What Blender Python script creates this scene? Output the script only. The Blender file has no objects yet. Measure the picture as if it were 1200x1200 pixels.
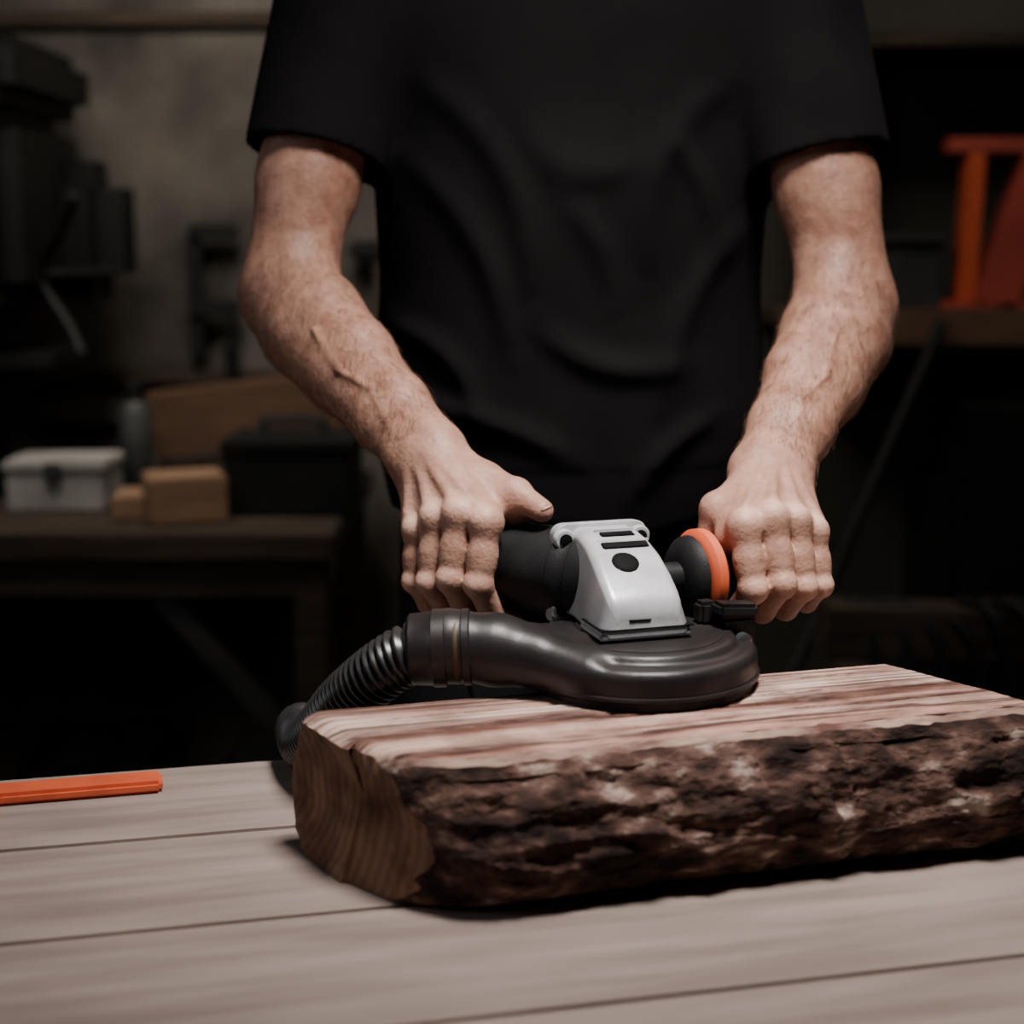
import bpy, bmesh, math, random
import numpy as np
from mathutils import Vector, Matrix, noise
random.seed(7); np.random.seed(7)
S=bpy.context.scene
COL=S.collection
# ------------------------------------------------------------------ materials
def mk(name):
    m=bpy.data.materials.new(name); m.use_nodes=True
    nt=m.node_tree; b=nt.nodes['Principled BSDF']
    return m,nt,b
def pmat(name,c1,c2=None,rough=.6,metal=0,nscale=12,stretch=(1,1,1),bump=.1,bscale=None,detail=6,lo=.35,hi=.65,coat=0,extra=None,bdist=.002,spec=.5):
    m,nt,b=mk(name); N=nt.nodes; L=nt.links
    if c2 is None: c2=tuple(x*.75 for x in c1)
    tc=N.new('ShaderNodeTexCoord'); mp=N.new('ShaderNodeMapping'); mp.inputs['Scale'].default_value=stretch
    L.new(tc.outputs['Object'],mp.inputs[0])
    n=N.new('ShaderNodeTexNoise'); n.inputs['Scale'].default_value=nscale; n.inputs['Detail'].default_value=detail
    L.new(mp.outputs[0],n.inputs['Vector'])
    r=N.new('ShaderNodeValToRGB'); cr=r.color_ramp
    cr.elements[0].position=lo; cr.elements[0].color=(*c1,1); cr.elements[1].position=hi; cr.elements[1].color=(*c2,1)
    if extra:
        for p,c in extra:
            e=cr.elements.new(p); e.color=(*c,1)
    L.new(n.outputs['Fac'],r.inputs[0]); L.new(r.outputs[0],b.inputs['Base Color'])
    b.inputs['Roughness'].default_value=rough; b.inputs['Metallic'].default_value=metal
    b.inputs['Coat Weight'].default_value=coat; b.inputs['Specular IOR Level'].default_value=spec
    if bump:
        n2=N.new('ShaderNodeTexNoise'); n2.inputs['Scale'].default_value=bscale or nscale*4; n2.inputs['Detail'].default_value=5
        L.new(mp.outputs[0],n2.inputs['Vector'])
        bp=N.new('ShaderNodeBump'); bp.inputs['Strength'].default_value=bump; bp.inputs['Distance'].default_value=bdist
        L.new(n2.outputs['Fac'],bp.inputs['Height']); L.new(bp.outputs[0],b.inputs['Normal'])
    return m
M={}
M['alu']=pmat('cast_aluminium_grey',(.62,.62,.65),(.50,.50,.53),.34,.25,40,bump=.08,bscale=500,coat=.2)
M['steel']=pmat('steel',(.35,.35,.36),(.25,.25,.26),.3,.9,60,bump=.02)
M['blk']=pmat('black_plastic',(.007,.007,.008),(.012,.012,.013),.42,0,60,bump=.08,bscale=700,spec=.4)
M['rub']=pmat('black_rubber',(.006,.006,.0065),(.011,.010,.011),.6,0,60,bump=.15,bscale=500,spec=.3)
M['shr']=pmat('shroud_plastic',(.011,.009,.0095),(.022,.018,.018),.40,0,18,bump=.08,bscale=300,spec=.42)
M['hose']=pmat('hose_plastic',(.020,.0195,.020),(.032,.031,.031),.32,0,30,bump=0,spec=.6)
M['org']=pmat('orange_plastic',(.74,.13,.05),(.62,.10,.04),.45,0,40,bump=.05)
M['dark']=pmat('recess_dark',(.004,.004,.004),(.006,.006,.006),.7,0,40,bump=0,spec=.1)
M['shirt']=pmat('black_cotton',(.0055,.0048,.0053),(.009,.0078,.0085),1.0,0,9,bump=.3,bscale=900,bdist=.0006,spec=.12)
M['pants']=pmat('dark_denim',(.006,.0065,.008),(.01,.01,.0125),.95,0,12,bump=.2,bscale=500,spec=.15)
M['boot']=pmat('boot_leather',(.03,.018,.012),(.045,.028,.018),.6,0,12)
M['hair']=pmat('brown_hair',(.03,.016,.009),(.06,.035,.02),.6,0,120,bump=.5,bscale=300)
M['armhair']=pmat('arm_hair',(.09,.04,.02),(.13,.065,.03),.6,0,50,bump=0)
M['nail']=pmat('nail',(.48,.28,.21),(.42,.24,.18),.35,0,50,bump=0)
M['eye']=pmat('eye_white',(.7,.68,.65),(.6,.58,.55),.2,0,50,bump=0)
M['iris']=pmat('iris_brown',(.03,.015,.008),(.05,.03,.01),.1,0,50,bump=0)
M['wall']=pmat('plaster_grimy',(.14,.122,.104),(.040,.035,.030),.95,0,3.8,bump=.3,bscale=30,spec=.2)
M['wallr']=pmat('plaster_olive',(.085,.080,.064),(.05,.046,.038),.95,0,1.8,bump=.3,bscale=30,spec=.2)
M['floor']=pmat('concrete_floor',(.09,.072,.060),(.05,.042,.036),.9,0,3,bump=.3,bscale=40,spec=.2)
M['ceil']=pmat('ceiling_board',(.05,.047,.043),(.03,.028,.026),.95,0,3)
M['bench']=pmat('bench_plywood',(.36,.285,.25),(.24,.185,.160),.75,0,5,(1,9,9),bump=.15,bscale=60,spec=.3)
M['dwood']=pmat('old_dark_wood',(.075,.052,.038),(.034,.025,.018),.85,0,6,(1,10,10),bump=.3,bscale=40,spec=.2)
M['bwood']=pmat('brown_timber',(.17,.092,.050),(.10,.053,.030),.8,0,6,(1,10,10),bump=.2,bscale=40)
M['twood']=pmat('tan_timber',(.34,.20,.115),(.23,.135,.076),.8,0,8,(1,8,8),bump=.2,bscale=40)
M['white']=pmat('white_plastic',(.46,.43,.40),(.30,.28,.26),.6,0,8)
M['bmetal']=pmat('painted_black_metal',(.007,.007,.007),(.013,.012,.011),.6,.1,8,spec=.3)
M['gmetal']=pmat('grey_metal',(.07,.07,.068),(.04,.04,.038),.6,.4,8)
M['red']=pmat('red_paint',(.50,.085,.055),(.36,.060,.040),.55,0,8)
def mixc(N,L,blend,fac,a,b):
    mx=N.new('ShaderNodeMix'); mx.data_type='RGBA'; mx.blend_type=blend
    if isinstance(fac,(int,float)): mx.inputs[0].default_value=fac
    else: L.new(fac,mx.inputs[0])
    for s,i in ((a,6),(b,7)):
        if isinstance(s,tuple): mx.inputs[i].default_value=s
        else: L.new(s,mx.inputs[i])
    return mx.outputs[2]
def ramp(N,L,src,els):
    r=N.new('ShaderNodeValToRGB'); cr=r.color_ramp
    cr.elements[0].position=els[0][0]; cr.elements[0].color=(*els[0][1],1); cr.elements[1].position=els[-1][0]; cr.elements[1].color=(*els[-1][1],1)
    for p,c in els[1:-1]:
        e=cr.elements.new(p); e.color=(*c,1)
    L.new(src,r.inputs[0]); return r.outputs[0]
def wood_top():
    m,nt,b=mk('sawn_wood_top'); N=nt.nodes; L=nt.links
    tc=N.new('ShaderNodeTexCoord')
    def nz(sc,scale,detail=6,rough=.6,rot=0,dist=0):
        mp=N.new('ShaderNodeMapping'); mp.inputs['Scale'].default_value=sc; mp.inputs['Rotation'].default_value=(0,0,rot); L.new(tc.outputs['Object'],mp.inputs[0])
        n=N.new('ShaderNodeTexNoise'); n.inputs['Scale'].default_value=scale; n.inputs['Detail'].default_value=detail; n.inputs['Roughness'].default_value=rough; n.inputs['Distortion'].default_value=dist
        L.new(mp.outputs[0],n.inputs['Vector']); return n.outputs['Fac']
    n1=nz((1.1,15,5),1.9,9,.66,.07,.5)
    c=ramp(N,L,n1,[(.30,(.07,.034,.027)),(.39,(.19,.098,.078)),(.45,(.42,.26,.21)),(.53,(.66,.48,.41)),(.58,(.50,.31,.25)),(.63,(.20,.10,.078)),(.68,(.58,.41,.34)),(.80,(.62,.45,.38))])
    sep=N.new('ShaderNodeSeparateXYZ'); L.new(tc.outputs['Object'],sep.inputs[0])
    n4=nz((2.2,8,8),3,5)
    ma=N.new('ShaderNodeMath'); ma.operation='MULTIPLY_ADD'; ma.inputs[1].default_value=.055; L.new(n4,ma.inputs[0]); L.new(sep.outputs['Y'],ma.inputs[2])
    mb=N.new('ShaderNodeMath'); mb.operation='MULTIPLY_ADD'; mb.inputs[1].default_value=-7.0; mb.inputs[2].default_value=.18; L.new(ma.outputs[0],mb.inputs[0])
    band=ramp(N,L,mb.outputs[0],[(.02,(.78,.70,.67)),(.16,(1,1,1)),(.38,(1,1,1)),(.435,(.20,.13,.115)),(.49,(.50,.36,.32)),(.54,(1.0,.93,.9)),(.68,(1,.97,.95)),(.73,(.17,.11,.10)),(.79,(.85,.70,.66)),(1.0,(.8,.62,.57))])
    c=mixc(N,L,'MULTIPLY',1.0,c,band)
    n2=nz((1.6,120,20),2.5,6,.5,.04)
    c=mixc(N,L,'MULTIPLY',.9,c,ramp(N,L,n2,[(.36,(.13,.09,.08)),(.48,(1,1,1))]))
    n3=nz((1,1.6,1),18,8)
    c=mixc(N,L,'MULTIPLY',.9,c,ramp(N,L,n3,[(.38,(.52,.47,.45)),(.57,(1,1,1))]))
    L.new(c,b.inputs['Base Color'])
    b.inputs['Roughness'].default_value=.8; b.inputs['Specular IOR Level'].default_value=.3
    bp=N.new('ShaderNodeBump'); bp.inputs['Strength'].default_value=.6; bp.inputs['Distance'].default_value=.0018
    L.new(n2,bp.inputs['Height']); L.new(bp.outputs[0],b.inputs['Normal'])
    return m
def wood_end():
    m,nt,b=mk('end_grain'); N=nt.nodes; L=nt.links
    tc=N.new('ShaderNodeTexCoord'); mp=N.new('ShaderNodeMapping'); mp.inputs['Scale'].default_value=(.02,1,1); mp.inputs['Location'].default_value=(0,-.02,-.80)
    L.new(tc.outputs['Object'],mp.inputs[0])
    w=N.new('ShaderNodeTexWave'); w.wave_type='RINGS'; w.rings_direction='X'; w.inputs['Scale'].default_value=38; w.inputs['Distortion'].default_value=2.6; w.inputs['Detail'].default_value=4; w.inputs['Detail Scale'].default_value=1.2
    L.new(mp.outputs[0],w.inputs['Vector'])
    c=ramp(N,L,w.outputs['Fac'],[(0,(.21,.118,.080)),(1,(.27,.158,.106))])
    n=N.new('ShaderNodeTexNoise'); n.inputs['Scale'].default_value=26; n.inputs['Detail'].default_value=7; L.new(tc.outputs['Object'],n.inputs['Vector'])
    c=mixc(N,L,'MULTIPLY',.9,c,ramp(N,L,n.outputs['Fac'],[(.35,(.34,.29,.27)),(.6,(1,1,1))]))
    L.new(c,b.inputs['Base Color'])
    b.inputs['Roughness'].default_value=.9; b.inputs['Specular IOR Level'].default_value=.2
    bp=N.new('ShaderNodeBump'); bp.inputs['Strength'].default_value=.5; bp.inputs['Distance'].default_value=.002
    L.new(n.outputs['Fac'],bp.inputs['Height']); L.new(bp.outputs[0],b.inputs['Normal'])
    return m
M['wtop']=wood_top(); M['wend']=wood_end()
M['camb']=pmat('cambium_wood',(.13,.06,.045),(.48,.33,.26),.85,0,30,(.5,2,2),bump=.8,bscale=100,detail=8,lo=.38,hi=.66,bdist=.003,spec=.3)
M['bark']=pmat('bark',(.018,.010,.008),(.42,.32,.27),.95,0,40,(.7,1.2,1.2),bump=1.0,bscale=90,detail=11,lo=.38,hi=.70,extra=[(.48,(.045,.024,.019)),(.55,(.085,.045,.034)),(.61,(.14,.082,.065))],bdist=.008,spec=.2)
def skin_mat():
    m,nt,b=mk('skin'); N=nt.nodes; L=nt.links
    tc=N.new('ShaderNodeTexCoord')
    n=N.new('ShaderNodeTexNoise'); n.inputs['Scale'].default_value=45; n.inputs['Detail'].default_value=8; n.inputs['Roughness'].default_value=.7
    L.new(tc.outputs['Object'],n.inputs['Vector'])
    c=ramp(N,L,n.outputs['Fac'],[(.32,(.235,.104,.068)),(.68,(.46,.245,.175))])
    at=N.new('ShaderNodeAttribute'); at.attribute_name='red'
    c=mixc(N,L,'MIX',at.outputs['Fac'],c,(.74,.45,.35,1))
    L.new(c,b.inputs['Base Color'])
    b.inputs['Roughness'].default_value=.52; b.inputs['Specular IOR Level'].default_value=.45
    b.inputs['Subsurface Weight'].default_value=.08; b.inputs['Subsurface Radius'].default_value=(.01,.004,.002); b.inputs['Subsurface Scale'].default_value=.5
    n2=N.new('ShaderNodeTexNoise'); n2.inputs['Scale'].default_value=260; n2.inputs['Detail'].default_value=6; L.new(tc.outputs['Object'],n2.inputs['Vector'])
    n3=N.new('ShaderNodeTexNoise'); n3.inputs['Scale'].default_value=90; n3.inputs['Detail'].default_value=3; L.new(tc.outputs['Object'],n3.inputs['Vector'])
    ad=N.new('ShaderNodeMath'); ad.operation='ADD'; L.new(n3.outputs['Fac'],ad.inputs[0]); L.new(n2.outputs['Fac'],ad.inputs[1])
    bp=N.new('ShaderNodeBump'); bp.inputs['Strength'].default_value=.5; bp.inputs['Distance'].default_value=.0014
    L.new(ad.outputs[0],bp.inputs['Height']); L.new(bp.outputs[0],b.inputs['Normal'])
    return m
M['skin']=skin_mat()
# ------------------------------------------------------------------ helpers
def empty(name,loc=(0,0,0)):
    o=bpy.data.objects.new(name,None); COL.objects.link(o); o.empty_display_size=.05; return o
def meshobj(name,verts,faces,mat,parent=None,smooth=True,matrix=None):
    me=bpy.data.meshes.new(name); me.from_pydata([tuple(v) for v in verts],[],[tuple(f) for f in faces]); me.update()
    o=bpy.data.objects.new(name,me); COL.objects.link(o)
    if mat: me.materials.append(mat)
    if smooth: me.polygons.foreach_set('use_smooth',[True]*len(me.polygons))
    if matrix is not None: o.matrix_world=matrix
    if parent: o.parent=parent
    return o
def fixn(o):
    bm=bmesh.new(); bm.from_mesh(o.data); bmesh.ops.recalc_face_normals(bm,faces=bm.faces); bm.to_mesh(o.data); bm.free()
def box(name,c,s,mat,parent=None,rot=(0,0,0),bev=.004):
    bm=bmesh.new(); bmesh.ops.create_cube(bm,size=1)
    for v in bm.verts: v.co=Vector((v.co.x*s[0],v.co.y*s[1],v.co.z*s[2]))
    if bev: bmesh.ops.bevel(bm,geom=bm.edges[:],offset=min(bev,min(s)*.3),segments=2,affect='EDGES')
    me=bpy.data.meshes.new(name); bm.to_mesh(me); bm.free(); me.materials.append(mat)
    o=bpy.data.objects.new(name,me); COL.objects.link(o); o.location=c; o.rotation_euler=rot
    if parent: o.parent=parent
    return o
def frame(d):
    d=Vector(d).normalized(); up=Vector((0,0,1)) if abs(d.z)<.95 else Vector((1,0,0))
    x=up.cross(d).normalized(); y=d.cross(x); return x,y,d
def lathe(name,o,d,prof,mat,parent=None,seg=48,rib=None):
    x,y,d=frame(d); o=Vector(o); V=[];F=[]
    for t,r in prof:
        for i in range(seg):
            a=2*math.pi*i/seg; rr=r*(1+(rib(a,t) if rib else 0))
            V.append(o+d*t+x*rr*math.cos(a)+y*rr*math.sin(a))
    n=len(prof)
    for j in range(n-1):
        for i in range(seg):
            k=(i+1)%seg; F.append((j*seg+i,j*seg+k,(j+1)*seg+k,(j+1)*seg+i))
    F.append(tuple(range(seg))[::-1]); F.append(tuple((n-1)*seg+i for i in range(seg)))
    ob=meshobj(name,V,F,mat,parent); fixn(ob)
    md=ob.modifiers.new('e','EDGE_SPLIT'); md.split_angle=math.radians(40)
    return ob
def crom(P,n):
    P=[Vector(p) for p in P]; P=[P[0]*2-P[1]]+P+[P[-1]*2-P[-2]]; out=[]
    for i in range(1,len(P)-2):
        for k in range(n):
            t=k/n; a,b,c,d=P[i-1:i+3]
            out.append(.5*((2*b)+(c-a)*t+(2*a-5*b+4*c-d)*t*t+(3*b-a-3*c+d)*t**3))
    out.append(P[-2]); return out
def sweep(name,P,rf,mat,parent=None,seg=16,step=None,n=16):
    pts=crom(P,n)
    if step:
        L=[0]
        for i in range(1,len(pts)): L.append(L[-1]+(pts[i]-pts[i-1]).length)
        out=[];s=0;i=0
        while s<L[-1]:
            while L[i+1]<s: i+=1
            out.append(pts[i].lerp(pts[i+1],(s-L[i])/(L[i+1]-L[i]))); s+=step
        pts=out
    V=[];F=[]; T=(pts[1]-pts[0]).normalized(); x=T.orthogonal().normalized(); s=0
    for i,p in enumerate(pts):
        T=(pts[min(i+1,len(pts)-1)]-pts[max(i-1,0)]).normalized()
        x=(x-T*x.dot(T)).normalized(); y=T.cross(x)
        if i: s+=(p-pts[i-1]).length
        r=rf(s,i/len(pts)) if callable(rf) else rf
        for k in range(seg):
            a=2*math.pi*k/seg; V.append(p+x*r*math.cos(a)+y*r*math.sin(a))
    for j in range(len(pts)-1):
        for i in range(seg):
            k=(i+1)%seg; F.append((j*seg+i,j*seg+k,(j+1)*seg+k,(j+1)*seg+i))
    F.append(tuple(range(seg))[::-1]); F.append(tuple((len(pts)-1)*seg+i for i in range(seg)))
    o=meshobj(name,V,F,mat,parent); fixn(o); return o
# ---- signed-distance modelling
class Fld:
    def __init__(s,lo,hi,h,big=.035):
        s.BIG=big
        s.lo=np.array(lo,float); s.h=h
        s.n=[int((hi[i]-lo[i])/h)+2 for i in range(3)]
        s.ax=[(lo[i]+h*np.arange(s.n[i])).astype(np.float32) for i in range(3)]
    def new(s): return np.full(s.n,s.BIG,np.float32)
    def sub(s,mn,mx):
        sl=[]
        for i in range(3):
            a=int(max(0,(mn[i]-s.BIG-s.lo[i])/s.h)); b=int(min(s.n[i],(mx[i]+s.BIG-s.lo[i])/s.h+2))
            if b<=a: return None
            sl.append(slice(a,b))
        X,Y,Z=np.meshgrid(s.ax[0][sl[0]],s.ax[1][sl[1]],s.ax[2][sl[2]],indexing='ij',sparse=True)
        return tuple(sl),X,Y,Z
    def add(s,G,prim,k):
        kind=prim[0]
        if kind=='c':
            _,a,b,ra,rb=prim[:5]; fl=prim[5] if len(prim)>5 else None
            a=np.array(a,float); b=np.array(b,float); R=max(ra,rb)*1.2
            q=s.sub(np.minimum(a,b)-R,np.maximum(a,b)+R)
            if q is None: return
            sl,X,Y,Z=q; ab=b-a; L=max(ab@ab,1e-12)
            t=np.clip(((X-a[0])*ab[0]+(Y-a[1])*ab[1]+(Z-a[2])*ab[2])/L,0,1)
            dx=X-a[0]-t*ab[0]; dy=Y-a[1]-t*ab[1]; dz=Z-a[2]-t*ab[2]
            if fl is not None:
                nv,sc=fl; nv=np.array(nv,float); nv/=np.linalg.norm(nv)
                dd=(dx*nv[0]+dy*nv[1]+dz*nv[2])*(sc-1); dx=dx+dd*nv[0]; dy=dy+dd*nv[1]; dz=dz+dd*nv[2]
            d=np.sqrt(dx*dx+dy*dy+dz*dz)-(ra+(rb-ra)*t)
        elif kind=='e':
            _,c,r=prim; c=np.array(c,float); r=np.array(r,float)
            q=s.sub(c-r,c+r)
            if q is None: return
            sl,X,Y,Z=q; x=(X-c[0]);y=(Y-c[1]);z=(Z-c[2])
            k0=np.sqrt((x/r[0])**2+(y/r[1])**2+(z/r[2])**2); k1=np.sqrt((x/r[0]**2)**2+(y/r[1]**2)**2+(z/r[2]**2)**2)+1e-6
            d=k0*(k0-1)/k1
        elif kind=='d': # rounded disc
            _,c,R,hh,rr=prim; q=s.sub((c[0]-R,c[1]-R,c[2]-hh),(c[0]+R,c[1]+R,c[2]+hh)); sl,X,Y,Z=q
            q1=np.sqrt((X-c[0])**2+(Y-c[1])**2)-R+rr; q2=np.abs(Z-c[2])-hh+rr
            d=np.minimum(np.maximum(q1,q2),0)+np.sqrt(np.maximum(q1,0)**2+np.maximum(q2,0)**2)-rr
        d=np.minimum(d,s.BIG).astype(np.float32)
        G[sl]=s.smin(G[sl],d,k)
    @staticmethod
    def smin(a,b,k):
        h=np.maximum(k-np.abs(a-b),0)/k
        return np.minimum(a,b)-h*h*k*.25
    def mesh(s,F,name,mat,parent=None,smooth=2):
        nx,ny,nz=F.shape; I=F<0
        c=np.zeros((nx-1,ny-1,nz-1),np.int8)
        for dx in (0,1):
            for dy in (0,1):
                for dz in (0,1): c+=I[dx:nx-1+dx,dy:ny-1+dy,dz:nz-1+dz]
        act=(c>0)&(c<8); idx=np.argwhere(act); vid=np.full(act.shape,-1,np.int64); vid[act]=np.arange(len(idx))
        acc=np.zeros((len(idx),3)); cnt=np.zeros(len(idx))
        cs=[(x,y,z) for x in (0,1) for y in (0,1) for z in (0,1)]
        for p in cs:
            for ax in range(3):
                if p[ax]: continue
                q=list(p); q[ax]=1
                f0=F[idx[:,0]+p[0],idx[:,1]+p[1],idx[:,2]+p[2]].astype(float); f1=F[idx[:,0]+q[0],idx[:,1]+q[1],idx[:,2]+q[2]].astype(float)
                m=(f0<0)!=(f1<0); t=np.where(m,f0/np.where(m,f0-f1,1),0)
                pos=np.array(p,float)[None,:].repeat(len(idx),0); pos[:,ax]+=t
                acc+=pos*m[:,None]; cnt+=m
        V=(idx+acc/cnt[:,None])*s.h+s.lo
        faces=[]
        for ax in range(3):
            a1,a2=(ax+1)%3,(ax+2)%3
            A=[slice(None)]*3; B=[slice(None)]*3; A[ax]=slice(0,-1); B[ax]=slice(1,None)
            ia=I[tuple(A)]; ib=I[tuple(B)]; e=np.argwhere(ia!=ib)
            ok=(e[:,a1]>0)&(e[:,a2]>0)&(e[:,a1]<F.shape[a1]-1)&(e[:,a2]<F.shape[a2]-1); e=e[ok]
            def cell(o1,o2):
                g=e.copy(); g[:,a1]-=o1; g[:,a2]-=o2; return vid[g[:,0],g[:,1],g[:,2]]
            Q=np.stack([cell(1,1),cell(0,1),cell(0,0),cell(1,0)],1)
            fl=ia[e[:,0],e[:,1],e[:,2]]
            Q[~fl]=Q[~fl][:,::-1]; faces.append(Q)
        Q=np.concatenate(faces)
        me=bpy.data.meshes.new(name); me.vertices.add(len(V)); me.vertices.foreach_set('co',V.astype(np.float32).ravel())
        me.loops.add(len(Q)*4); me.loops.foreach_set('vertex_index',Q.astype(np.int32).ravel())
        me.polygons.add(len(Q)); me.polygons.foreach_set('loop_start',np.arange(0,len(Q)*4,4,dtype=np.int32))
        me.update(calc_edges=True); me.validate()
        me.polygons.foreach_set('use_smooth',np.ones(len(me.polygons),bool)); me.materials.append(mat)
        o=bpy.data.objects.new(name,me); COL.objects.link(o)
        if smooth:
            md=o.modifiers.new('s','SMOOTH'); md.factor=.5; md.iterations=smooth
        if parent: o.parent=parent
        return o,V
v3=lambda *a: np.array(a,float)
nrm=lambda a: a/np.linalg.norm(a)
# ------------------------------------------------------------------ room
XL,XR,YF,YB,ZC=-1.9,2.1,-1.6,3.25,2.6
cx,cy=(XL+XR)/2,(YF+YB)/2
box('floor',(cx,cy,-.05),(XR-XL+.2,YB-YF+.2,.1),M['floor'],bev=0)
box('ceiling',(cx,cy,ZC+.05),(XR-XL+.2,YB-YF+.2,.1),M['ceil'],bev=0)
box('wall_back',(cx,YB+.05,ZC/2),(XR-XL,.1,ZC),M['wall'],bev=0)
box('wall_left',(XL-.05,cy,ZC/2),(.1,YB-YF+.2,ZC),M['wall'],bev=0)
box('wall_right',(XR+.05,cy,ZC/2),(.1,YB-YF+.2,ZC),M['wallr'],bev=0)
box('wall_front',(cx,YF-.05,ZC/2),(XR-XL,.1,ZC),M['wall'],bev=0)
# ------------------------------------------------------------------ foreground bench
ba=math.radians(13)
wb=empty('workbench')
eo=Vector((-.1925,1.240,.75)); bu=Vector((math.cos(ba),math.sin(ba),0)); bv=Vector((math.sin(ba),-math.cos(ba),0))
def bp_(u,v,z): return eo+bu*u+bv*v+Vector((0,0,z))
for i in range(5):
    box(f'top_plank_{i+1}',bp_(.15,.0775+i*.156,-.02),(1.7,.1545,.04),M['bench'],wb,(0,0,ba),.0025)
for i,(u,v) in enumerate(((-.6,.06),(.9,.06),(-.6,.72),(.9,.72))):
    box(f'leg_{i+1}',bp_(u,v,-.395),(.08,.08,.71),M['dwood'],wb,(0,0,ba))
for i,(v) in enumerate((.06,.72)):
    box(f'apron_{i+1}',bp_(.15,v,-.09),(1.5,.03,.1),M['dwood'],wb,(0,0,ba))
box('stretcher',bp_(.15,.39,-.55),(1.5,.5,.03),M['dwood'],wb,(0,0,ba))
bc=empty('bar_clamp')
box('bar',bp_(-.36,.052,.0050),(.52,.030,.010),M['org'],bc,(0,0,ba+.02),.003)
box('fixed_jaw',bp_(-.59,.067,.0125),(.03,.09,.025),M['blk'],bc,(0,0,ba+.02))
box('sliding_jaw',bp_(-.47,.087,.0125),(.035,.10,.025),M['red'],bc,(0,0,ba+.02))
lathe('screw_handle',bp_(-.47,.132,.014),bv,[(0,.004),(.05,.004),(.051,.012),(.12,.013),(.125,.008)],M['red'],bc,20)
# ------------------------------------------------------------------ timber slab
def slab():
    P1=Vector((-.1486,1.0506,0)); th=math.radians(16)
    nu=300; Lr=.462
    def ctrl(W,e): return [(0,.85),(W*.25,.8503),(W*.5,.85),(W*.75,.8503),(W,.8495),(W+.005,.848),(W+.010+e,.8445-e*.4),(W+.020,.837),(W+.030,.826),(W+.038,.814),(W+.043,.803),(W+.046,.788),(W+.042,.772),(W+.032,.758),(W+.02,.7515),(W-.02,.7505),(.04,.7505),(.008,.7515),(-.006,.765),(-.010,.79),(-.008,.82),(-.004,.842)]
    ns=[10,14,18,18,4,5,10,10,10,8,10,10,10,6,5,3,3,5,5,5,5,4]
    npf=sum(ns); V=[]
    seg=[k for k,c in enumerate(ns) for _ in range(c)]
    cracks=[(.030,.02,.20,.0016),(.062,.00,.30,.0026),(.071,.16,.44,.0018),(.094,.05,.26,.0022),(.088,.28,.44,.0018),(.018,.25,.44,.0014),(.050,.22,.40,.0014)]
    for i in range(nu+1):
        u=Lr*(i/nu)**1.15
        W=.117+.006*noise.noise(Vector((u*9,0,3)))+.004*noise.noise(Vector((u*32,5,3)))+.0022*noise.noise(Vector((u*110,5,3)))
        W-=.018*max(0,1-u/.05)**2
        e=.006*max(0,noise.noise(Vector((u*45,9,3))))
        c=ctrl(W,e); cc=c+[c[0]]
        rnd=max(0,1-u/.014)
        for k in range(len(c)):
            for q in range(ns[k]):
                t=q/ns[k]; v=cc[k][0]*(1-t)+cc[k+1][0]*t; z=cc[k][1]*(1-t)+cc[k+1][1]*t
                top=(k<=4)
                if not top and z>.7515:
                    am=(.0055 if k>6 else .0022) if v>.05 else .001
                    qq=Vector((u*26,v*50,z*60)); dsp=noise.fractal(qq,1.0,2.1,5)*am-abs(noise.noise(Vector((u*16,z*55,1))))*am*1.2
                    v+=dsp*(1 if v>.05 else -1); z+=dsp*.35
                    z=max(z,.7503)
                if top:
                    z+=.0004*noise.noise(Vector((u*20,v*200,0)))
                    for (cv,u0,u1,wd) in cracks:
                        if u0<u<u1:
                            vc=cv+.003*noise.noise(Vector((u*18,cv*90,7)))+.0008*noise.noise(Vector((u*140,cv*90,7)))
                            env=min(1,(u-u0)/.03,(u1-u)/.03)
                            z-=.005*env*math.exp(-((v-vc)/(wd*.8))**2)
                uu=u+.42*v
                # uneven, slightly bellied saw end on the left
                le=max(0,1-u/.12)
                uu+=le*(-.010*math.sin(math.pi*min(1,max(0,v/.15)))+.012*max(0,(v-.10)/.06)**2-.16*(.85-z)+.9*(.85-z)**2*1.2+.003*noise.noise(Vector((v*25,z*25,4))))
                # worn arris
                s_=max(0,1-(z-.75)/.1); 
                v2=v; z2=z
                if rnd>0:
                    k2=.0055*rnd*rnd
                    z2=z-(k2 if z>.80 else 0)*min(1,(z-.80)/.045); v2=v+(-k2 if v>.07 else k2)*1.1
                    z2=max(z2,.7503)
                if i==0: uu+=.0012*noise.noise(Vector((v*120,z*120,2)))
                V.append((uu,-v2,z2))
    F=[];mi=[]
    for i in range(nu):
        for j in range(npf):
            k=(j+1)%npf; F.append((i*npf+j,(i+1)*npf+j,(i+1)*npf+k,i*npf+k))
            sg=seg[j]; mi.append(0 if sg<=4 else (3 if sg<=5 else 1))
    for i in (0,nu):
        base=i*npf; cc=len(V); V.append(tuple(sum(V[base+j][a] for j in range(npf))/npf for a in range(3)))
        for j in range(npf): F.append((base+j,base+(j+1)%npf,cc)); mi.append(2)
    o=meshobj('timber_slab',V,F,M['wtop'],None,True,Matrix.Translation(P1)@Matrix.Rotation(th,4,'Z'))
    for q in ('bark','wend','camb'): o.data.materials.append(M[q])
    o.data.polygons.foreach_set('material_index',mi); fixn(o)
    md=o.modifiers.new('e','EDGE_SPLIT'); md.split_angle=math.radians(50)
slab()
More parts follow.
